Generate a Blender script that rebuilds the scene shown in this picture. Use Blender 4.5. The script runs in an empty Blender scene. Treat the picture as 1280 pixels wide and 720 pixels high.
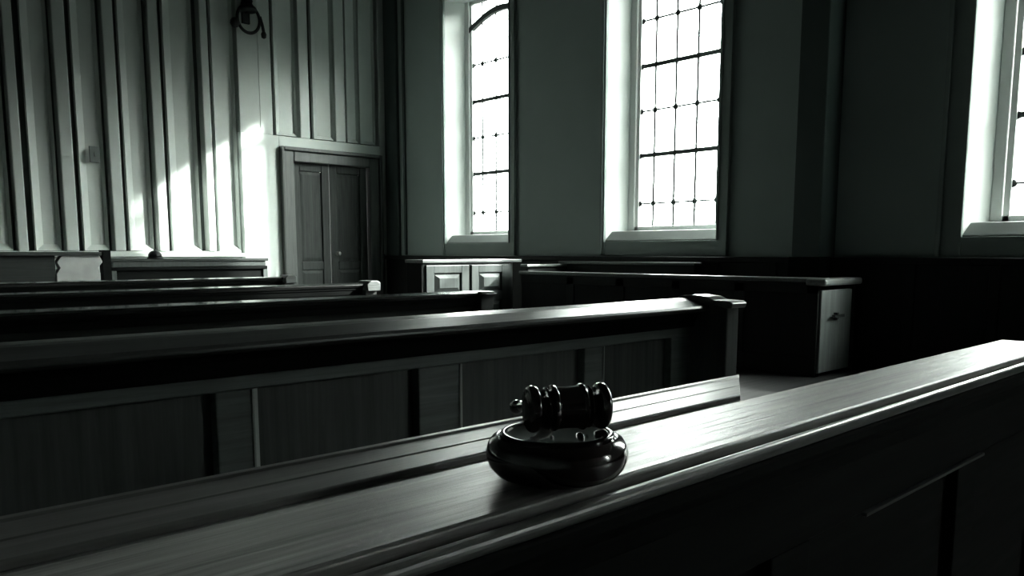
import bpy, bmesh, math, random
from mathutils import Vector, Matrix
random.seed(4)
S = bpy.context.scene
COL = S.collection
ZC = 1.0                      # height of the camera above the floor; heights below are written relative to it
PI = math.pi

# ------------------------------------------------------------------ materials
def nt(name):
    m = bpy.data.materials.new(name); m.use_nodes = True
    t = m.node_tree; b = t.nodes['Principled BSDF']
    return m, t, b

def paint(name, c, rough=.6, var=.12, scale=3.0, bump=.04, spec=.4):
    m, t, b = nt(name)
    tc = t.nodes.new('ShaderNodeTexCoord'); n = t.nodes.new('ShaderNodeTexNoise')
    n.inputs['Scale'].default_value = scale; n.inputs['Detail'].default_value = 8
    t.links.new(tc.outputs['Object'], n.inputs['Vector'])
    r = t.nodes.new('ShaderNodeValToRGB')
    r.color_ramp.elements[0].position = .3; r.color_ramp.elements[1].position = .7
    r.color_ramp.elements[0].color = (*[v*(1-var) for v in c], 1)
    r.color_ramp.elements[1].color = (*[min(1, v*(1+var)) for v in c], 1)
    t.links.new(n.outputs['Fac'], r.inputs[0]); t.links.new(r.outputs[0], b.inputs['Base Color'])
    n2 = t.nodes.new('ShaderNodeTexNoise'); n2.inputs['Scale'].default_value = scale*25
    t.links.new(tc.outputs['Object'], n2.inputs['Vector'])
    bp = t.nodes.new('ShaderNodeBump'); bp.inputs['Strength'].default_value = bump
    bp.inputs['Distance'].default_value = .01
    t.links.new(n2.outputs['Fac'], bp.inputs['Height']); t.links.new(bp.outputs[0], b.inputs['Normal'])
    b.inputs['Roughness'].default_value = rough
    b.inputs['Specular IOR Level'].default_value = spec
    return m

def wood(name, dark, light, axis='X', rough=.35, scale=1.0, bump=.15, rvar=.08, spec=.5, coat=0):
    m, t, b = nt(name)
    tc = t.nodes.new('ShaderNodeTexCoord'); mp = t.nodes.new('ShaderNodeMapping')
    s = {'X': (1.2, 26, 26), 'Y': (26, 1.2, 26), 'Z': (26, 26, 1.2)}[axis]
    mp.inputs['Scale'].default_value = [v*scale for v in s]
    t.links.new(tc.outputs['Object'], mp.inputs['Vector'])
    n = t.nodes.new('ShaderNodeTexNoise'); n.inputs['Scale'].default_value = 1.6
    n.inputs['Detail'].default_value = 10; n.inputs['Roughness'].default_value = .62
    n.inputs['Distortion'].default_value = .5
    t.links.new(mp.outputs[0], n.inputs['Vector'])
    r = t.nodes.new('ShaderNodeValToRGB')
    r.color_ramp.elements[0].position = .33; r.color_ramp.elements[1].position = .68
    r.color_ramp.elements[0].color = (*dark, 1); r.color_ramp.elements[1].color = (*light, 1)
    t.links.new(n.outputs['Fac'], r.inputs[0]); t.links.new(r.outputs[0], b.inputs['Base Color'])
    mr = t.nodes.new('ShaderNodeMapRange')
    mr.inputs['To Min'].default_value = rough+rvar; mr.inputs['To Max'].default_value = rough-rvar
    t.links.new(n.outputs['Fac'], mr.inputs['Value']); t.links.new(mr.outputs[0], b.inputs['Roughness'])
    bp = t.nodes.new('ShaderNodeBump'); bp.inputs['Strength'].default_value = bump
    bp.inputs['Distance'].default_value = .002
    t.links.new(n.outputs['Fac'], bp.inputs['Height']); t.links.new(bp.outputs[0], b.inputs['Normal'])
    b.inputs['Specular IOR Level'].default_value = spec
    b.inputs['Coat Weight'].default_value = coat
    return m

M = {}
M['panelling'] = paint('pale_painted_panelling', (.56, .60, .57), .5, .06, 2.0)
M['groove'] = paint('panelling_backing', (.07, .08, .075), .8, .1, 2.0)
M['wall'] = paint('grey_green_wall_paint', (.33, .39, .37), .7, .06, 1.2)
M['pilaster'] = paint('dark_wall_pilaster_paint', (.075, .098, .092), .7, .08, 1.2)
M['dim'] = paint('dim_plaster', (.05, .055, .053), .9, .1, 1.0)
M['reveal'] = paint('white_window_paint', (.80, .82, .80), .5, .04, 2.0)
M['sill'] = paint('pale_window_sill_paint', (.26, .28, .27), .5, .05, 2.0)
M['casing'] = paint('grey_window_casing_paint', (.27, .32, .30), .55, .05, 2.0)
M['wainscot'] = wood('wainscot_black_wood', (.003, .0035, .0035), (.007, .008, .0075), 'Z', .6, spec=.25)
M['capwood'] = wood('highlit_polished_cap_wood', (.10, .108, .103), (.17, .18, .175), 'X', .30, spec=.6, coat=.3)  # paler than the rails: bright highlight on the caps put into the colour
M['farrail'] = wood('shaded_polished_rail_wood', (.012, .013, .012), (.028, .03, .029), 'X', .22, rvar=.04, spec=.6, coat=.4)  # darker copy of the rail wood, far rows' shade in its colour
M['chamfer'] = wood('window_glint_chamfer_wood', (.30, .32, .31), (.42, .45, .43), 'Z', .35)  # pale colour stands in for window light caught on the chamfers
M['pewrow'] = wood('black_shaded_pew_wood', (.010, .012, .0115), (.020, .024, .022), 'X', .5, spec=.3)  # deep shade of the far rows put into a darker pew wood
M['shade_blackwood'] = wood('black_shade_wood', (.003, .0035, .0035), (.006, .007, .0065), 'X', .75, spec=.08)  # black parts, also shade painted under the rail and on the pew front
M['sidewall'] = paint('side_wall_plaster', (.12, .135, .13), .9, .1, 1.0)
M['floor'] = wood('floor_boards', (.012, .012, .012), (.028, .028, .028), 'X', .5, .6, spec=.3)
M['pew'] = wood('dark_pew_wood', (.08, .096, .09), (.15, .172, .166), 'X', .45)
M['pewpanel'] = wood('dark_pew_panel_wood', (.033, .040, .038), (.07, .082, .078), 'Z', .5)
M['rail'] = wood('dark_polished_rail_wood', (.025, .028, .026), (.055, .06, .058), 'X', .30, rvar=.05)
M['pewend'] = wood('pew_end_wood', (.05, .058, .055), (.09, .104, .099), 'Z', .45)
M['ledge'] = wood('ledge_wood', (.06, .06, .058), (.27, .265, .255), 'X', .43, 1.9, bump=.6, rvar=.12, spec=.75)
M['lip'] = wood('bookrest_wood', (.045, .046, .044), (.10, .101, .098), 'X', .38, 2.0, rvar=.05, spec=.9)
M['bead'] = wood('bead_wood', (.06, .064, .06), (.12, .125, .12), 'X', .33, 2.0)
M['door'] = wood('dark_door_wood', (.020, .023, .021), (.042, .048, .045), 'Z', .6, spec=.3)
M['doorcase'] = wood('door_casing_wood', (.05, .055, .052), (.09, .095, .09), 'Z', .40)
M['cabinet'] = wood('grey_cabinet_wood', (.032, .037, .035), (.055, .064, .061), 'Z', .4)
M['gate'] = wood('jury_gate_wood', (.09, .10, .097), (.15, .165, .16), 'Z', .45)
M['palebox'] = paint('pale_board', (.35, .36, .35), .6, .15, 6.0)
M['gavel'] = wood('gavel_lacquered_wood', (.010, .007, .007), (.022, .016, .016), 'X', .16, 3.0, bump=.03, rvar=.03, spec=.6, coat=.5)
M['plate2'] = wood('dull_black_striking_plate', (.008, .007, .007), (.014, .012, .012), 'X', .10, 3.0, bump=.01, rvar=.02, spec=.18)
M['lead'] = paint('dark_window_lead', (.05, .055, .055), .5, .1, 10)
M['iron'] = paint('black_iron', (.006, .008, .009), .5, .1, 10)
M['brass'] = paint('worn_metal', (.5, .5, .47), .3, .1, 10); M['brass'].node_tree.nodes['Principled BSDF'].inputs['Metallic'].default_value = 1
M['plate'] = paint('grey_plate', (.17, .19, .18), .5, .05, 10)

def glass():
    m, t, b = nt('window_glass'); t.nodes.remove(b)
    o = t.nodes['Material Output']
    tr = t.nodes.new('ShaderNodeBsdfTransparent'); tr.inputs[0].default_value = (.97, 1, .98, 1)
    gl = t.nodes.new('ShaderNodeBsdfGlossy'); gl.inputs['Roughness'].default_value = .05
    lw = t.nodes.new('ShaderNodeLayerWeight'); lw.inputs[0].default_value = .5
    pw = t.nodes.new('ShaderNodeMath'); pw.operation = 'POWER'; pw.inputs[1].default_value = 4
    fr = t.nodes.new('ShaderNodeMath'); fr.operation = 'MULTIPLY_ADD'; fr.inputs[1].default_value = .6; fr.inputs[2].default_value = .03
    t.links.new(lw.outputs['Facing'], pw.inputs[0]); t.links.new(pw.outputs[0], fr.inputs[0])
    mx = t.nodes.new('ShaderNodeMixShader')
    t.links.new(fr.outputs[0], mx.inputs[0]); t.links.new(tr.outputs[0], mx.inputs[1]); t.links.new(gl.outputs[0], mx.inputs[2])
    t.links.new(mx.outputs[0], o.inputs[0]); return m
M['glass'] = glass()

# ------------------------------------------------------------------ mesh helpers
def box(bm, x0, x1, y0, y1, z0, z1):
    v = [bm.verts.new((x, y, z+ZC)) for z in (z0, z1) for y in (y0, y1) for x in (x0, x1)]
    for f in ((0, 2, 3, 1), (4, 5, 7, 6), (0, 1, 5, 4), (2, 6, 7, 3), (0, 4, 6, 2), (1, 3, 7, 5)):
        bm.faces.new([v[i] for i in f])
    return v

def extrude(bm, pts, axis, a, b):
    """pts: closed outline; axis 'X' -> pts are (y, z); 'Y' -> (x, z); 'Z' -> (x, y)."""
    def P(p, s):
        if axis == 'X': return (s, p[0], p[1]+ZC)
        if axis == 'Y': return (p[0], s, p[1]+ZC)
        return (p[0], p[1], s+ZC)
    A = [bm.verts.new(P(p, a)) for p in pts]; B = [bm.verts.new(P(p, b)) for p in pts]
    n = len(pts)
    bm.faces.new(A); bm.faces.new(B[::-1])
    for i in range(n): bm.faces.new((A[i], B[i], B[(i+1) % n], A[(i+1) % n]))

def raised(bm, x0, x1, z0, z1, yb, yf, bev):
    """raised panel facing -Y: base at yb, flat face at yf, bevelled margins bev=(left,right,bottom,top)."""
    l, r, bo, tp = bev
    o = [(x0, yb, z0), (x1, yb, z0), (x1, yb, z1), (x0, yb, z1)]
    i = [(x0+l, yf, z0+bo), (x1-r, yf, z0+bo), (x1-r, yf, z1-tp), (x0+l, yf, z1-tp)]
    O = [bm.verts.new((a, b, c+ZC)) for a, b, c in o]; I = [bm.verts.new((a, b, c+ZC)) for a, b, c in i]
    bm.faces.new(I)
    for k in range(4): bm.faces.new((O[k], O[(k+1) % 4], I[(k+1) % 4], I[k]))
    K = [bm.verts.new((a, max(yb, yf)+.02, c+ZC)) for a, b, c in o]
    bm.faces.new(K[::-1])
    for k in range(4): bm.faces.new((K[k], K[(k+1) % 4], O[(k+1) % 4], O[k]))

def lathe(bm, prof, org, axis, n=48, closed=False):
    """prof: (radius, height along axis)."""
    ax = Vector(axis).normalized(); u = ax.orthogonal().normalized(); w = ax.cross(u)
    o = Vector(org)+Vector((0, 0, ZC)); rings = []
    for r, h in prof:
        if r < 1e-6: rings.append([bm.verts.new(o+ax*h)])
        else: rings.append([bm.verts.new(o+ax*h+(u*math.cos(2*PI*k/n)+w*math.sin(2*PI*k/n))*r) for k in range(n)])
    for a, b in zip(rings, rings[1:]):
        if len(a) == 1 and len(b) == 1: continue
        for k in range(n):
            k2 = (k+1) % n
            if len(a) == 1: bm.faces.new((a[0], b[k], b[k2]))
            elif len(b) == 1: bm.faces.new((a[k], b[0], a[k2]))
            else: bm.faces.new((a[k], b[k], b[k2], a[k2]))
    for R, rev in ((rings[0], 1), (rings[-1], 0)):
        if len(R) > 1: bm.faces.new(R[::-1] if rev else R)

def tube(bm, a, b, r, n=10): 
    a = Vector(a); b = Vector(b)
    lathe(bm, [(r, 0), (r, (b-a).length)], a, b-a, n)

def sweep(bm, pts, r, n=10, closed=False):
    pts = [Vector(p)+Vector((0, 0, ZC)) for p in pts]; R = []
    N = len(pts)
    for i, p in enumerate(pts):
        t = (pts[(i+1) % N]-pts[i-1]) if closed else (pts[min(i+1, N-1)]-pts[max(i-1, 0)])
        t.normalize(); u = t.cross(Vector((.31, .87, .11))).normalized(); w = t.cross(u)
        R.append([bm.verts.new(p+(u*math.cos(2*PI*k/n)+w*math.sin(2*PI*k/n))*r) for k in range(n)])
    for i in range(N if closed else N-1):
        a, b = R[i], R[(i+1) % N]
        for k in range(n): bm.faces.new((a[k], a[(k+1) % n], b[(k+1) % n], b[k]))
    if not closed: bm.faces.new(R[0][::-1]); bm.faces.new(R[-1])

def obj(name, bm, mat, parent=None, bevel=0, smooth=False, seg=2):
    bmesh.ops.recalc_face_normals(bm, faces=bm.faces)
    me = bpy.data.meshes.new(name); bm.to_mesh(me); bm.free()
    me.materials.append(M[mat])
    o = bpy.data.objects.new(name, me); COL.objects.link(o)
    if parent is not None:
        o.parent = parent
        o.matrix_parent_inverse = Matrix.Translation(-parent.location)
    if bevel:
        b = o.modifiers.new('bevel', 'BEVEL'); b.width = bevel; b.segments = seg; b.limit_method = 'ANGLE'; b.angle_limit = math.radians(35)
    if smooth:
        for p in me.polygons: p.use_smooth = True
    return o

def soften(o, ang=35):
    for p in o.data.polygons: p.use_smooth = True
    me = o.data
    bm = bmesh.new(); bm.from_mesh(me)
    for e in bm.edges:
        if len(e.link_faces) == 2 and e.calc_face_angle(0) > math.radians(ang): e.smooth = False
    bm.to_mesh(me); bm.free()

def thing(name, label, cat, loc, group=None):
    o = bpy.data.objects.new(name, None); COL.objects.link(o)
    o.location = (loc[0], loc[1], loc[2]+ZC); o.empty_display_size = .1
    o['label'] = label; o['category'] = cat
    if group: o['group'] = group
    return o

def struct(name, bm, mat, **k):
    o = obj(name, bm, mat, **k); o['kind'] = 'structure'; return o

B = bmesh.new
FL = -1.0                      # floor
XW = 7.0                       # window wall
YD = 10.17                     # panelled wall with the door
CE = 4.3                       # ceiling
XL, YF = -3.2, -8.2            # walls behind the camera

# ------------------------------------------------------------------ room shell
bm = B(); box(bm, XL-.2, XW+.6, YF-.2, YD+.4, FL-.1, FL); struct('floor', bm, 'floor')
bm = B(); box(bm, XL-.2, XW+.6, YF-.2, YD+.4, CE, CE+.1); struct('ceiling', bm, 'dim')
bm = B(); box(bm, XL-.2, XL, YF-.2, YD+.4, FL, CE); struct('wall_left', bm, 'sidewall')
bm = B(); box(bm, XL, XW+.34, YF-.2, YF, FL, CE); struct('wall_front', bm, 'dim')

# --- panelled back wall: backing, boards and panels
DX0, DX1, DZ = 5.25, 6.86, 1.425          # outside of the door casing
YB = YD+.13
ZB = .02                                  # panelling starts here
bm = B()
box(bm, XL, DX0+.02, YB, YB+.15, FL, CE); box(bm, DX1-.02, XW+.34, YB, YB+.15, FL, CE)
box(bm, DX0+.02, DX1-.02, YB, YB+.15, DZ-.02, CE)
wb = struct('wall_back', bm, 'groove')
bm = B()
# plain boarding: below the panels, beside and above the door
box(bm, XL, 4.661, YD, YB, FL, ZB)
box(bm, 4.715, DX0, YD, YB, FL, 1.56)      # smooth stretch left of the door
box(bm, 4.715, 5.173, YD, YB, 1.56, CE)
box(bm, DX1, XW, YD, YB, FL, 1.56)
box(bm, DX0, DX1, YD, YB, DZ, 1.56)
obj('smooth_boarding', bm, 'panelling', wb, bevel=.006)
stiles = [(2.109, 2.207), (2.584, 2.718), (3.103, 3.226), (3.613, 3.731), (4.232, 4.330)]
x = 2.109
while x > XL+.5:
    x -= .475; stiles.append((x, x+.11))
panels = [(2.284, 2.536, .085), (2.780, 3.043, .085), (3.280, 3.553, .085), (3.793, 4.141, .10), (4.381, 4.661, .03)]
x = 2.284
while x > XL+.6:
    x -= .475; panels.append((x, x+.25, .085))
bm = B()
for a, b in stiles: box(bm, a, b, YD-.02, YB, ZB, CE)
for a, b in [(5.573, 5.719), (6.121, 6.284), (6.846, XW)]: box(bm, a, b, YD-.01, YB, 1.56, CE)
obj('upright_board', bm, 'panelling', wb, bevel=.012)
bm = B()
for a, b, l in panels: raised(bm, a, b, ZB+.005, CE, YD+.002, YD+.06, (l, .025, .07, .02))
for a, b, l in [(5.219, 5.525, .07), (5.780, 6.095, .08), (6.317, 6.503, .02), (6.53, 6.791, .02)]:
    raised(bm, a, b, 1.57, CE, YD+.002, YD+.05, (l, .02, .05, .02))
obj('recessed_panel', bm, 'panelling', wb)
bm = B(); box(bm, 4.996, 5.004, YD-.006, YD+.002, 1.63, CE); box(bm, XL, 4.7, YD-.035, YD, -.045, -.005)
obj('panel_bead', bm, 'panelling', wb)

# --- double door
d = B()
box(d, DX0, DX0+.045, YD-.07, YB+.1, FL, DZ); box(d, DX1-.045, DX1, YD-.07, YB+.1, FL, DZ); box(d, DX0+.045, DX1-.045, YD-.07, YB+.1, DZ-.05, DZ)
box(d, DX0+.045, DX0+.20, YD-.03, YB+.1, FL, DZ-.05); box(d, DX1-.20, DX1-.045, YD-.03, YB+.1, FL, DZ-.05)
box(d, DX0+.20, DX1-.20, YD-.03, YB+.1, DZ-.19, DZ-.05)
door = struct('door_1', d, 'doorcase', bevel=.012)
xl, xr, zt = DX0+.20, DX1-.20, DZ-.19
xm = 6.035
for a, b in ((xl+.003, xm-.004), (xm+.004, xr-.003)):
    bm = B(); y0, y1 = YD+.06, YD+.10
    w = .12
    box(bm, a, a+w, y0, y1, FL+.01, zt); box(bm, b-w, b, y0, y1, FL+.01, zt)
    for z0, z1 in ((FL+.01, FL+.22), (-.24, -.12), (zt-.11, zt)): box(bm, a+w, b-w, y0, y1, z0, z1)
    leaf = obj('door_leaf', bm, 'door', door, bevel=.01)
    bm = B(); raised(bm, a+w, b-w, FL+.22, -.24, y0+.026, y0+.016, (.05, .05, .05, .05)); raised(bm, a+w, b-w, -.12, zt-.11, y0+.026, y0+.016, (.05, .05, .05, .05))
    obj('door_panel', bm, 'door', leaf)
bm = B(); lathe(bm, [(.028, 0), (.028, .008), (.012, .012), (.012, .04), (.026, .05), (.03, .065), (.02, .078), (0, .082)], (6.133, YD+.06, -.01), (0, -1, 0), 20)
obj('door_handle', bm, 'brass', door, smooth=True)

# --- window wall
WZ0, WZ1 = .125, 3.36
wins = [(7.505, 8.782), (4.473, 5.92), (.80, 2.233), (-7.45, -6.10)]  # last one is unseen, added to light the pew backs
bm = B(); XO = XW+.34
box(bm, XW, XO, YF, YD+.15, FL, WZ0); box(bm, XW, XO, YF, YD+.15, WZ1, CE)
edges = [YF]+[v for w in sorted(wins) for v in w]+[YD+.15]
for i in range(0, len(edges), 2):
    last = i == len(edges)-2
    extrude(bm, [(XW, edges[i]), (XW, edges[i+1]), (XO, edges[i+1]-(0 if last else .25)), (XO, edges[i])], 'Z', WZ0, WZ1)
struct('wall_right', bm, 'wall')
SP = .125
for i, (a, b) in enumerate(wins):
    w = bpy.data.objects.new('window_%d' % (i+1), None); COL.objects.link(w); w.location = (XW, (a+b)/2, WZ0+ZC); w['kind'] = 'structure'
    bm = B()
    extrude(bm, [(XW+.001, b), (XO, b), (XO, b-SP-.01), (XW+.30, b-SP)], 'Z', WZ0, WZ1)
    box(bm, XW+.002, XO, a-.2, b, WZ1-.02, WZ1)
    obj('window_reveal', bm, 'reveal', w)
    bm = B(); extrude(bm, [(XW-.004, WZ0), (XW-.004, WZ0+.012), (XW+.075, WZ0+.113), (XO, WZ0+.125), (XO, WZ0)], 'Y', a, b)
    obj('window_sill', bm, 'sill', w, bevel=.005)
    # casing round the opening on the room side
    bm = B(); cw = .19
    for s0, s1 in ((b, b+(.06 if i < 2 else cw)), (a-.13, a)):
        box(bm, XW-.02, XW, s0, s1, -.03, WZ1+.2)
        e = s1 if s0 == b else s0
        q = -1 if s0 == b else 1
        box(bm, XW-.045, XW-.02, min(e, e+q*.035), max(e, e+q*.035), -.03, WZ1+.2)
        e2 = s0 if s0 == b else s1
        box(bm, XW-.032, XW-.02, min(e2, e2-q*.02), max(e2, e2-q*.02), WZ0, WZ1+.02)
    box(bm, XW-.02, XW, a, b, WZ1, WZ1+.2); box(bm, XW-.015, XW, a, b, -.03, WZ0)
    obj('window_casing', bm, 'casing', w, bevel=.004)
    ga, gb = a-.19, b-SP-.005
    z0, z1 = WZ0+.12, WZ1-.02
    bm = B()
    box(bm, XW+.255, XW+.30, gb-.06, gb+.02, z0, z1); box(bm, XW+.255, XW+.30, ga-.02, ga+.06, z0, z1)
    box(bm, XW+.27, XW+.315, gb-.115, gb-.065, z0, z1); box(bm, XW+.27, XW+.315, ga+.065, ga+.115, z0, z1)
    box(bm, XW+.27, XW+.315, ga, gb, z0, z0+.05); box(bm, XW+.27, XW+.315, ga, gb, z1-.05, z1)
    obj('window_frame', bm, 'reveal', w, bevel=.006)
    # arched head bar
    bm = B(); n = 24; top = []; bot = []
    for k in range(n+1):
        u = k/n; y = gb+(ga-gb)*u; z = 2.93+.20*math.sin(PI*u)
        top.append((y, z+.05)); bot.append((y, z-.02))
    extrude(bm, top+bot[::-1], 'X', XW+.265, XW+.32)
    obj('arched_bar', bm, 'lead', w)
    # leaded grid
    i0, i1 = ga+.115, gb-.115
    bm = B(); xg = XW+.295
    cols = [gb-.115-.185-.27*k for k in range(8)]; cols = [c for c in cols if c > i0+.05]
    heavy = {1.07: 1, 2.03: 1}
    zs = [.545, 1.07, 1.55, 2.03, 2.51]
    for c in cols: box(bm, xg-.004, xg+.004, c-.012, c+.012, z0+.05, z1-.05)
    box(bm, xg-.006, xg+.006, cols[0]-.006, cols[0]+.006, z0+.05, z1-.05)
    for z in zs:
        h = .023 if z in heavy else .009
        box(bm, xg-.006, xg+.006, i0, i1, z-h, z+h)
        for c in cols+[i1]:
            lathe(bm, [(0, -.014), (.028, -.012), (.036, 0), (.028, .012), (0, .014)], (xg, c, z), (1, 0, 0), 8)
    obj('leading', bm, 'lead', w)
    bm = B(); box(bm, xg-.002, xg+.002, i0, i1, z0+.05, z1-.05); obj('window_pane', bm, 'glass', w)

# trims of the window wall
bm = B(); extrude(bm, [(XW, 3.262), (XW-.30, 3.262), (XW-.30, 3.52), (XW, 3.52)], 'Z', -.035, CE); t1 = struct('trim_1', bm, 'pilaster', bevel=.01)
bm = B(); box(bm, XW-.32, XW-.13, 3.242, 3.54, FL, -.036); obj('pilaster_base', bm, 'shade_blackwood', t1, bevel=.008)
bm = B(); box(bm, XW-.05, XW, 9.86, YD, FL, CE); box(bm, XW-.03, XW, 9.70, 9.75, -.03, CE); struct('trim_2', bm, 'pilaster', bevel=.01)
# wainscot
bm = B()
box(bm, XW-.07, XW-.002, YF, YD-.02, FL, -.09); box(bm, XW-.12, XW-.002, YF, YD-.02, -.09, -.04)
y = YF+.2
while y < YD-.6:
    box(bm, XW-.085, XW-.07, y, y+.08, FL+.2, -.09); y += .62
box(bm, XW-.085, XW-.07, YF, YD-.02, FL, FL+.2)
struct('trim_3', bm, 'wainscot', bevel=.008)
bm = B(); box(bm, DX1+.01, XW-.125, YD-.06, YD, FL, -.02); struct('trim_4', bm, 'wainscot')

# ------------------------------------------------------------------ pews
def pew(label, X0, X1, Y, ztop, edges=None, group='long dark pews in rows', style='scroll'):
    """back faces -Y (towards the camera), seat on the far side."""
    t = thing('pew', label, 'pew', ((X0+X1)/2, Y+.2, FL), group)
    bm = B()
    if style != 'scroll':
        extrude(bm, [(Y-.006, ztop-.014), (Y+.002, ztop-.0065), (Y+.010, ztop-.005), (Y+.070, ztop), (Y+.085, ztop-.008), (Y+.088, ztop-.028), (Y+.07, ztop-.034), (Y+.008, ztop-.030)], 'X', X0, X1-.09)
    else: extrude(bm, [(Y-.035, ztop-.030), (Y-.042, ztop-.040), (Y-.041, ztop-.032), (Y-.034, ztop-.024), (Y+.035, ztop-.004), (Y+.060, ztop), (Y+.085, ztop-.006), (Y+.088, ztop-.028), (Y+.07, ztop-.034), (Y+.0, ztop-.038), (Y-.035, ztop-.046)][1:], 'X', X0, X1-.09)
    r = obj('top_rail', bm, 'rail' if style == 'scroll' else 'farrail', t, bevel=.003)
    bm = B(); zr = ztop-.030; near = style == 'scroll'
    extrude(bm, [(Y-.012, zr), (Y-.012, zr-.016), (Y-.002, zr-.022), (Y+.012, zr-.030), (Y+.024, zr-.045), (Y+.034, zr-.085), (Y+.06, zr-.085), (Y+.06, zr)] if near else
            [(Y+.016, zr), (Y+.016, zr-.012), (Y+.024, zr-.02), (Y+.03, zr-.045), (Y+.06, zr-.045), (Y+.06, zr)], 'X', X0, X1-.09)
    obj('rail_moulding', bm, 'shade_blackwood', t, bevel=.002)  # shadow band below the rail put into the near-black colour
    if near:
        bm = B(); extrude(bm, [(Y+.050, ztop-.006), (Y+.054, ztop-.0005), (Y+.080, ztop+.0035), (Y+.088, ztop+.001), (Y+.088, ztop-.01)], 'X', X0, X1-.09); obj('edge_glint_bead', bm, 'capwood', t, bevel=.001)  # pale strip added for the bright line along the rail's back edge
        bm = B(); extrude(bm, [(Y-.016, zr-.013), (Y-.019, zr-.017), (Y-.016, zr-.021), (Y-.010, zr-.020), (Y-.010, zr-.013)], 'X', X0, X1-.09); obj('rail_bead', bm, 'rail', t)
    # frame and panels
    zp, zb = ztop-.155, FL+.16
    if edges is None:
        edges = []; x = X1-.22
        while x-.55 > X0+.1: edges.append((x-.55, x)); x -= .70
        edges.sort()
    bm = B(); y0, y1 = Y+.055, Y+.10
    box(bm, X0, X1-.09, y0, y1, zp, zr-.045); box(bm, X0, X1-.09, y0, y1, FL, zb)
    xs = [X0]+[v for e in edges for v in e]+[X1-.09]
    for i in range(0, len(xs), 2): box(bm, xs[i], xs[i+1], y0, y1, zb, zp)
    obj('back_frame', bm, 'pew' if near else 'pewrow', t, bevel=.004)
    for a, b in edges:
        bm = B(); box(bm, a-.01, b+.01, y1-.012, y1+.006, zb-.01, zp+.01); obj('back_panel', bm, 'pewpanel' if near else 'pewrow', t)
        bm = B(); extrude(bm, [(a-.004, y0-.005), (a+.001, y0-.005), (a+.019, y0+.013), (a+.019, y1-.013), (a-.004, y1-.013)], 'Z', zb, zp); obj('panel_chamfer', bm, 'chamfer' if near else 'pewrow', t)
    bm = B(); box(bm, X0, X1-.08, Y+.09, Y+.50, FL+.42, FL+.45); box(bm, X0, X1-.08, Y+.44, Y+.47, FL+.30, FL+.42)
    obj('seat', bm, 'pew', t, bevel=.006)
    # shaped end board with a capped top
    for xe in (X1-.09, X0-.0):
        bm = B(); yf = Y-.12 if style == 'scroll' else Y-.012
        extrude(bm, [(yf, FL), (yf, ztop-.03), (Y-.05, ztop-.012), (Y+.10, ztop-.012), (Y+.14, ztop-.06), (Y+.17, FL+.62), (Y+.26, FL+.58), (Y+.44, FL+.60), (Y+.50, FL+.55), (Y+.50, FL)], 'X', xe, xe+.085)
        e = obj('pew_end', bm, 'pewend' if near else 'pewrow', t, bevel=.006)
        bm = B()
        if style == 'plain':
            box(bm, xe-.002, xe+.09, Y-.02, Y+.10, ztop-.014, ztop-.002)
        elif style == 'knob':
            extrude(bm, [(xe+.0, ztop-.05), (xe-.004, ztop-.01), (xe+.02, ztop+.012), (xe+.07, ztop+.014), (xe+.095, ztop-.002), (xe+.092, ztop-.05)], 'Y', Y-.045, Y+.09)
        else: extrude(bm, [(yf-.025, ztop-.03), (yf-.03, ztop-.012), (yf-.015, ztop-.002), (Y-.06, ztop), (Y-.03, ztop+.012), (Y+.04, ztop+.018), (Y+.10, ztop+.012), (Y+.14, ztop-.01), (Y+.15, ztop-.04), (Y+.13, ztop-.045), (Y+.10, ztop-.012), (Y-.05, ztop-.012), (yf, ztop-.032)], 'X', xe-.012, xe+.097)
        c = obj('end_cap', bm, 'capwood', e, bevel=.004)
    return t

e1 = [(-.47, .07), (.22, .80), (.897, 1.422), (1.583, 2.17), (2.274, 2.70)]
e1 = [(-1.85, -1.31), (-1.16, -.62)]+e1
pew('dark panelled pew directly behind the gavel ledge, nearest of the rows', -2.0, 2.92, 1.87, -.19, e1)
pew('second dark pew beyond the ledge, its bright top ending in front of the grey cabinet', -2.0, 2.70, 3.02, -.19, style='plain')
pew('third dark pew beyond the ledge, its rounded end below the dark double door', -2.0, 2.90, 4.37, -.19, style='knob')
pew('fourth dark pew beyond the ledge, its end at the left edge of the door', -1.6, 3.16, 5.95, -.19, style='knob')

# far benches against the panelled wall
t = thing('bench', 'low moulded bench with two-tier dark top rail against the pale panelling left of the door', 'bench', (3.8, 9.72, FL))
bm = B(); box(bm, 2.86, 4.73, 9.55, 9.66, -.10, -.065); obj('top_rail', bm, 'rail', t, bevel=.006)
bm = B(); box(bm, 2.89, 4.70, 9.57, 9.64, -.16, -.10); obj('upper_band', bm, 'cabinet', t, bevel=.004)
bm = B(); box(bm, 2.87, 4.715, 9.55, 9.66, -.20, -.16); box(bm, 2.89, 4.70, 9.58, 9.63, FL, -.20); obj('back_board', bm, 'shade_blackwood', t, bevel=.006)
bm = B(); box(bm, 2.91, 4.68, 9.64, 9.98, FL+.42, FL+.46); obj('seat', bm, 'pew', t, bevel=.006)
for xe in (2.86, 4.66):
    bm = B(); extrude(bm, [(9.56, FL), (9.56, -.20), (9.66, -.20), (9.68, FL+.6), (10.0, FL+.56), (10.0, FL)], 'X', xe, xe+.06); obj('bench_end', bm, 'pewend', t, bevel=.005)

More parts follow.
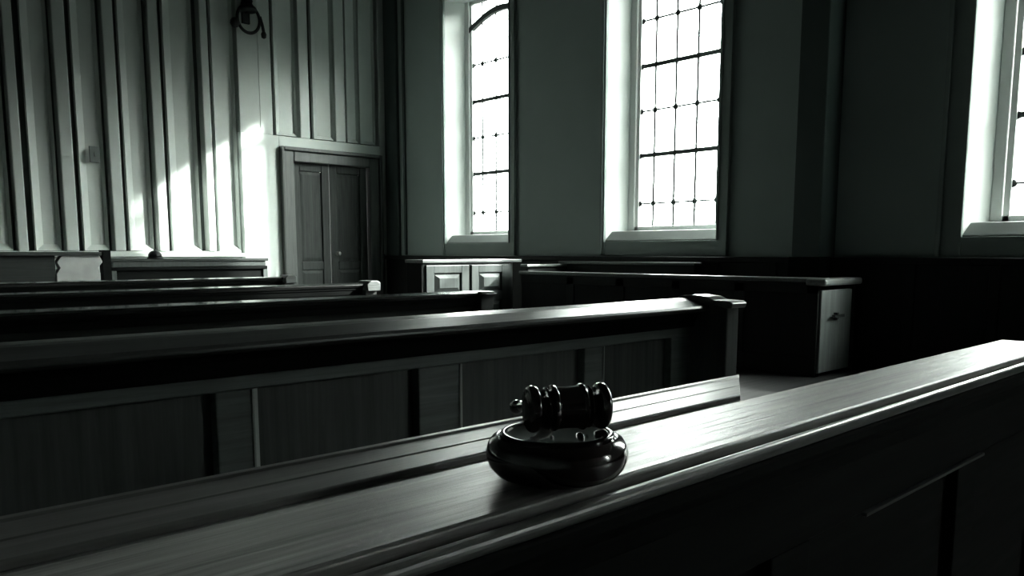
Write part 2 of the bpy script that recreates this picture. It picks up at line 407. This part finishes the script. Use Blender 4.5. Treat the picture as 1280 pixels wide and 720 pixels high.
t = thing('bench', 'long dark bench at far left below the panelling, pale carved board at its end', 'bench', (1.2, 9.5, FL))
bm = B(); box(bm, -.6, 2.74, 9.44, 9.66, -.03, .01); obj('top_rail', bm, 'rail', t, bevel=.006)
bm = B(); box(bm, -.55, 2.30, 9.50, 9.62, FL, -.03); obj('back_board', bm, 'pewrow', t, bevel=.006)
bm = B(); box(bm, 2.765, 2.845, 9.48, 9.62, FL, .03); obj('end_post', bm, 'shade_blackwood', t)
bm = B(); extrude(bm, [(2.30, FL), (2.30, -.22), (2.34, -.16), (2.31, -.10), (2.36, -.03), (2.73, -.03), (2.76, -.10), (2.71, -.16), (2.73, -.22), (2.73, FL)], 'Y', 9.48, 9.60); o = obj('end_board', bm, 'palebox', t, bevel=.006); o['label'] = 'pale carved end board'
bm = B(); box(bm, -.55, 2.7, 9.62, 9.96, FL+.42, FL+.46); obj('seat', bm, 'pew', t, bevel=.006)

t = thing('bell', 'small dark domed bell on the rail of the bench left of the door', 'bell', (3.36, 9.61, -.065))
bm = B(); lathe(bm, [(.085, 0), (.085, .012), (.07, .016)], (3.36, 9.605, -.065), (0, 0, 1), 24); obj('base', bm, 'iron', t, bevel=.002)
bm = B(); lathe(bm, [(.075, .016), (.073, .045), (.055, .075), (.025, .09), (.012, .093), (.012, .105), (0, .108)], (3.36, 9.605, -.065), (0, 0, 1), 24); obj('dome', bm, 'iron', t, smooth=True)

# ------------------------------------------------------------------ jury box
JX, JY0, JY1 = 6.17, 2.97, 6.42
t = thing('jury_box', 'long dark jury box enclosure with bright capping rail beside the window wall', 'jury box', (6.45, 4.7, FL))
bm = B(); box(bm, JX, JX+.06, JY0+.02, JY1, FL, -.235)
y = JY0+.12
while y < JY1-.5:
    box(bm, JX-.012, JX, y-.10, y, FL+.15, -.25); y += .66
box(bm, JX-.012, JX, JY0+.02, JY1, FL, FL+.15); box(bm, JX-.012, JX, JY0+.02, JY1, -.33, -.235)
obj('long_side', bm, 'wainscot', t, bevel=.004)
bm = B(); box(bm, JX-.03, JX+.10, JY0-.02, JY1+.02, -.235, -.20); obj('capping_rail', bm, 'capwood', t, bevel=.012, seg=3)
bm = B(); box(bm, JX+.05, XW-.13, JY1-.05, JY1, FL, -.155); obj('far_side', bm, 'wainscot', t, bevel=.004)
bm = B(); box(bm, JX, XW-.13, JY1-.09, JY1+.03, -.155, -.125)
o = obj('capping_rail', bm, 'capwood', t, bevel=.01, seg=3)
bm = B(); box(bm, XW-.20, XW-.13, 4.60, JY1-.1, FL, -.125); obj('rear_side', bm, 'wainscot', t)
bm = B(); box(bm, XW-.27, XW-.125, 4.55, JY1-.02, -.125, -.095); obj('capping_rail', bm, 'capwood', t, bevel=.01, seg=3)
# end gate
bm = B(); box(bm, JX+.01, JX+.56, JY0, JY0+.05, FL+.03, -.30)
g = obj('end_gate', bm, 'gate', t, bevel=.008); g['label'] = 'lighter grey end gate'
bm = B(); box(bm, JX-.04, JX+.64, JY0-.05, JY0+.12, -.262, -.205); obj('gate_cap', bm, 'capwood', g, bevel=.018, seg=3)
bm = B(); box(bm, JX+.16, JX+.34, JY0-.045, JY0-.02, -.525, -.50); box(bm, JX+.23, JX+.27, JY0-.03, JY0, -.54, -.485); obj('latch', bm, 'iron', g, bevel=.004)
bm = B(); box(bm, JX+.57, JX+.63, JY0, JY0+.06, FL, -.262); obj('gate_post', bm, 'wainscot', t, bevel=.006)
bm = B(); box(bm, 6.35, 6.80, JY0+.25, JY1-.2, FL+.42, FL+.46); box(bm, 6.76, 6.80, JY0+.25, JY1-.2, FL, FL+.42); box(bm, 6.36, 6.40, JY0+.25, JY1-.2, FL, FL+.42)
obj('inner_seat', bm, 'pew', t, bevel=.006)

# ------------------------------------------------------------------ cabinet
CY = 6.62; CX0, CX1 = 4.93, 6.30
t = thing('cabinet', 'grey panelled wooden cabinet with bright top at the end of the jury box', 'cabinet', (5.7, 6.9, FL))
bm = B(); box(bm, CX0+.03, CX1-.14, CY, CY+.25, FL, -.105)
n = 8
extrude(bm, [(CX1-.14, CY+.25), (CX1-.14, CY)]+[(CX1-.14+.14*math.sin(PI/2*k/n), CY+.14-.14*math.cos(PI/2*k/n)) for k in range(1, n+1)]+[(CX1, CY+.25)], 'Z', FL, -.105)
obj('body', bm, 'cabinet', t, bevel=.004)
bm = B(); box(bm, CX0+.015, CX0+.03, CY, CY+.25, FL, -.105); o = obj('side_panel', bm, 'shade_blackwood', t); o['label'] = 'black side panel'
bm = B(); box(bm, CX0, CX1+.03, CY-.04, CY+.27, -.105, -.07); o = obj('worktop', bm, 'capwood', t, bevel=.008); 
for a, b in ((CX0+.06, 5.56), (5.60, 6.14)):
    bm = B(); w = .10; z0, z1 = -.95, -.13
    box(bm, a, a+w, CY-.022, CY, z0, z1); box(bm, b-w, b, CY-.022, CY, z0, z1)
    for q0, q1 in ((z0, z0+.1), (-.51, -.42), (z1-.08, z1)): box(bm, a+w, b-w, CY-.022, CY, q0, q1)
    dr = obj('cabinet_door', bm, 'cabinet', t, bevel=.004)
    bm = B()
    raised(bm, a+w+.015, b-w-.015, -.405, z1-.095, CY, CY-.03, (.05, .05, .04, .04))
    raised(bm, a+w+.015, b-w-.015, z0+.115, -.525, CY, CY-.03, (.05, .05, .04, .04))
    obj('raised_panel', bm, 'cabinet', dr)

# ------------------------------------------------------------------ wall fittings
cx, cz = 4.838, 2.94; yy = YD-.10
t = thing('wall_sconce', 'black iron ring sconce high on the pale panelling above and left of the door', 'sconce', (cx, YD-.02, cz))
bm = B(); sweep(bm, [(cx+.15*math.cos(2*PI*k/40), yy, cz+.02+.17*math.sin(2*PI*k/40)) for k in range(40)], .02, 10, True); obj('ring', bm, 'iron', t, smooth=True)
bm = B(); lathe(bm, [(.11, .0), (.12, .02), (.11, .045), (.08, .07), (.06, .10), (.07, .13), (.045, .17), (.02, .19), (.022, .21), (0, .225)], (cx-.01, yy, cz+.11), (0, 0, 1), 24); obj('crown', bm, 'iron', t, smooth=True)
bm = B(); lathe(bm, [(0, -.07), (.035, -.06), (.06, -.02), (.055, .02), (.035, .05), (.0, .06)], (cx-.185, yy, cz-.05), (0, 0, 1), 16); obj('candle_cup', bm, 'iron', t, smooth=True)
bm = B(); sweep(bm, [(cx+.155, yy, cz+.08), (cx+.185, yy, cz-.02), (cx+.20, yy, cz-.10)], .02, 10); lathe(bm, [(0, -.07), (.03, -.055), (.036, -.01), (.022, .02), (0, .03)], (cx+.20, yy, cz-.12), (0, 0, 1), 16); obj('pendant', bm, 'iron', t, smooth=True)
bm = B(); tube(bm, (cx, yy, cz+.12), (cx, YD+.02, cz+.12), .022); box(bm, cx-.05, cx+.05, YD-.035, YD+.005, cz-.02, cz+.24); obj('bracket', bm, 'iron', t)

t = thing('switch_plate', 'small square grey switch plate on the panelling at left', 'switch', (2.95, YD, 1.12))
bm = B(); box(bm, 2.885, 2.995, YD-.022, YD+.0, 1.035, 1.215); obj('plate', bm, 'plate', t, bevel=.004)
bm = B(); box(bm, 2.93, 2.95, YD-.032, YD-.022, 1.10, 1.15); obj('toggle', bm, 'plate', t, bevel=.002)

# ------------------------------------------------------------------ nearest pew with the ledge that carries the gavel
LX1 = 1.985
t = thing('pew', 'nearest pew, broad worn wooden ledge with front bead crossing the foreground under the gavel', 'pew', (.3, .5, FL), 'long dark pews in rows')
bm = B()
extrude(bm, [(.4225, -.1915), (.426, -.19), (.540, -.19), (.542, -.1925), (.542, -.225), (.4225, -.225)], 'X', -2.2, LX1)
o = obj('ledge', bm, 'ledge', t, bevel=.0015)
bm = B()
pr = [(.4145, -.211), (.4145, -.2025)]+[(.4070+.0075*math.cos(a), -.2025+.0075*math.sin(a)) for a in [PI*k/10 for k in range(0, 14)]]
extrude(bm, pr, 'X', -2.2, LX1+.008); obj('front_bead', bm, 'bead', t)
bm = B(); extrude(bm, [(.4146, -.212), (.4225, -.212), (.4225, -.225), (.4146, -.225)], 'X', -2.2, LX1); obj('bead_groove', bm, 'shade_blackwood', t)
bm = B(); box(bm, -2.2, .985, .542, .590, -.226, -.204); obj('ledge_step', bm, 'lip', t)
bm = B()
extrude(bm, [(.586, -.226), (.586, -.1985), (.5875, -.1970), (.618, -.1945), (.620, -.1955), (.622, -.1940), (.652, -.1915), (.6550, -.1895), (.6610, -.1890), (.6640, -.1905), (.6650, -.226)], 'X', -2.2, .945)

for v in bm.verts:
    if v.co.x > 0: v.co.x = .994+(v.co.y-.59)*1.6
obj('book_rest', bm, 'lip', t, bevel=.0008)
bm = B()
extrude(bm, [(.417, -.2125), (.406, -.2110), (.404, -.215), (.405, -.225), (.410, -.232), (.418, -.240), (.424, -.262), (.428, -.262), (.428, -.225), (.4225, -.225), (.417, -.225)], 'X', -2.2, LX1)
box(bm, -2.2, LX1, .428, .455, -.34, -.225); box(bm, -2.2, LX1, .428, .455, FL, FL+.15)
x = -2.2
while x < LX1:
    box(bm, x, min(x+.09, LX1), .428, .455, FL+.15, -.34); x += .6
box(bm, LX1-.09, LX1, .428, .455, FL+.15, -.34)
obj('front_frame', bm, 'shade_blackwood', t, bevel=.002)  # shaded front: its darkness is put into the wood colour
bm = B(); box(bm, 1.03, 1.50, .420, .428, -.343, -.338); obj('panel_bead', bm, 'rail', t, bevel=.001)
x = -2.2; 
while x < LX1-.2:
    bm = B(); box(bm, x+.08, min(x+.61, LX1-.08), .446, .458, FL+.14, -.33); obj('front_panel', bm, 'shade_blackwood', t); x += .6
bm = B(); extrude(bm, [(.43, FL), (.43, -.226), (.56, -.226), (.575, FL+.6), (.95, FL+.56), (.95, FL)], 'X', LX1-.05, LX1-.005); obj('pew_end', bm, 'pewend', t, bevel=.004)
bm = B(); extrude(bm, [(.43, FL), (.43, -.226), (.56, -.226), (.575, FL+.6), (.95, FL+.56), (.95, FL)], 'X', -2.19, -2.14); obj('pew_end', bm, 'pewend', t, bevel=.004)
bm = B(); box(bm, -2.15, LX1-.05, .47, .92, FL+.42, FL+.45); obj('seat', bm, 'pew', t, bevel=.004)

# ------------------------------------------------------------------ sounding block and gavel
LZ = -.19
bx_, by_ = .484, .460
K = .89
t = thing('sounding_block', 'round glossy black sounding block on the foreground ledge under the gavel', 'sounding block', (bx_, by_, LZ))
def sc(pts): return [(r_*K, h_*K) for r_, h_ in pts]
bm = B()
lathe(bm, sc([(0, 0), (.044, 0), (.050, .001), (.059, .005), (.0650, .012), (.0678, .0200), (.0680, .0260), (.0660, .0330), (.0620, .0385), (.0575, .0405), (.0550, .0395)]), (bx_, by_, LZ+.0006), (0, 0, 1), 96)
o = obj('body', bm, 'gavel', t); soften(o, 40)
bm = B()
lathe(bm, sc([(.0548, .036), (.0548, .0415), (.0535, .0435), (.0500, .0440), (.0470, .0430), (.0430, .0420), (0, .0418)]), (bx_, by_, LZ+.0006), (0, 0, 1), 96)
o = obj('striking_plate', bm, 'plate2', t); soften(o, 50)
psi = math.radians(46.825)
vd = Vector((math.cos(psi), math.sin(psi), 0)); rt = Vector((math.sin(psi), -math.cos(psi), 0))
ya = math.radians(15)
ax = rt*math.cos(ya)+vd*math.sin(ya)                      # head axis, right end a little farther
hd = (vd*math.cos(ya)-rt*math.sin(ya))                    # handle direction
R = .0225*K
hc = Vector((bx_, by_, 0))+rt*.0085+vd*.004; hc.z = LZ+.0418*K+R+.0022
t = thing('gavel', 'dark turned wooden gavel lying across the round sounding block', 'gavel', (hc.x, hc.y, LZ+.035*K))
def half(sign):
    """one end of the head from the belly to the outer face (radius, distance from the middle)."""
    Q = [(.0200, 0), (.0204, .0115), (.0220, .0130), (.0224, .0148), (.0214, .0164), (.0180, .0174)]
    Q += [(.0150, .0182), (.0145, .0188)]
    for k in range(7):
        a = PI*k/6; Q.append((.0150+.0055*math.sin(a), .0208-.0020*math.cos(a)))
    Q += [(.0110, .0234), (.0105, .0270), (.0120, .0284)]
    for k in range(11):
        a = PI*k/10; Q.append((.0140+.0085*math.sin(a)**.55, .0345-.0056*math.cos(a)))
    Q += [(.0130, .0408), (.0080, .0416), (0, .0418)]
    return Q
P = [(r_, -h_) for r_, h_ in half(-1)[::-1]]+half(1)[1:]
bm = B(); lathe(bm, sc(P), hc, ax, 72); o = obj('head', bm, 'gavel', t); soften(o, 35)
L = .150; k0 = hc+hd*.012
end = hc-rt*.0425+vd*.140; end.z = hc.z-.027
dv = (end-k0)
bm = B(); l = dv.length
lathe(bm, [(.006, 0), (.0065, .02), (.0050, .035), (.0045, l*.5), (.0055, l*.8), (.0045, l-.014), (.0045, l-.012), (.0068, l-.008), (.0076, l-.002), (.0064, l+.004), (0, l+.007)], k0, dv, 24)
obj('handle', bm, 'gavel', t, smooth=True)

# ------------------------------------------------------------------ light
w = bpy.data.worlds.new('overcast_sky'); S.world = w; w.use_nodes = True
bg = w.node_tree.nodes['Background']; wt = w.node_tree
def N(k, **kw):
    n = wt.nodes.new(k)
    for q, v in kw.items(): setattr(n, q, v)
    return n
def ramp(sock, lo, hi, a, b):
    m = N('ShaderNodeMapRange', interpolation_type='SMOOTHSTEP')
    for q, v in zip(('From Min', 'From Max', 'To Min', 'To Max'), (lo, hi, a, b)): m.inputs[q].default_value = v
    wt.links.new(sock, m.inputs['Value']); return m.outputs[0]
def mth(op, a, b):
    m = N('ShaderNodeMath', operation=op)
    for i, v in enumerate((a, b)):
        if isinstance(v, (int, float)): m.inputs[i].default_value = v
        else: wt.links.new(v, m.inputs[i])
    return m.outputs[0]
SUN = Vector((1.4, -1.0, .96)).normalized()
tc = N('ShaderNodeTexCoord'); sx = N('ShaderNodeSeparateXYZ'); wt.links.new(tc.outputs['Generated'], sx.inputs[0])
dt = N('ShaderNodeVectorMath', operation='DOT_PRODUCT'); wt.links.new(tc.outputs['Generated'], dt.inputs[0]); dt.inputs[1].default_value = Vector((1.0, -1.0, .6)).normalized()
glow = mth('MULTIPLY', mth('POWER', mth('MAXIMUM', dt.outputs['Value'], 0), 12), mth('MULTIPLY', ramp(sx.outputs['Z'], .10, .36, 0, 1), 90))      # glow added to light the panelled wall, faded low to keep its top dark
cloud = ramp(sx.outputs['Y'], -.35, .35, 1.5, 34)                                          # cloud weighted to one side to brighten the ledge, not the panelling
sky = mth('MULTIPLY', mth('ADD', cloud, glow), ramp(sx.outputs['Z'], -.01, .01, .05, 1))  # dark ground below the horizon
bg.inputs[0].default_value = (.96, 1.0, .97, 1); wt.links.new(sky, bg.inputs[1])
sun = bpy.data.lights.new('sun', 'SUN'); sun.energy = 26; sun.angle = math.radians(2.2); sun.color = (1, 1, .98)
so = bpy.data.objects.new('sun', sun); COL.objects.link(so)
d = -SUN; so.rotation_euler = d.to_track_quat('-Z', 'Y').to_euler(); so.location = (14, 2, 8)

# ------------------------------------------------------------------ camera
f = 1000.0; h = 124.0; p = math.atan(h/f)
fw = Vector((vd.x*math.cos(p), vd.y*math.cos(p), -math.sin(p))); up = rt.cross(fw)
cam = bpy.data.cameras.new('camera'); co = bpy.data.objects.new('camera', cam); COL.objects.link(co)
co.matrix_world = Matrix(((rt.x, up.x, -fw.x, 0), (rt.y, up.y, -fw.y, 0), (rt.z, up.z, -fw.z, ZC), (0, 0, 0, 1)))
cam.sensor_width = 36; cam.lens = f/1280*36; cam.shift_y = 80/1280; cam.clip_start = .02
S.camera = co
vs = S.view_settings; vs.view_transform = 'Standard'; vs.look = 'None'; vs.gamma = 1; vs.use_curve_mapping = False; vs.exposure = 0
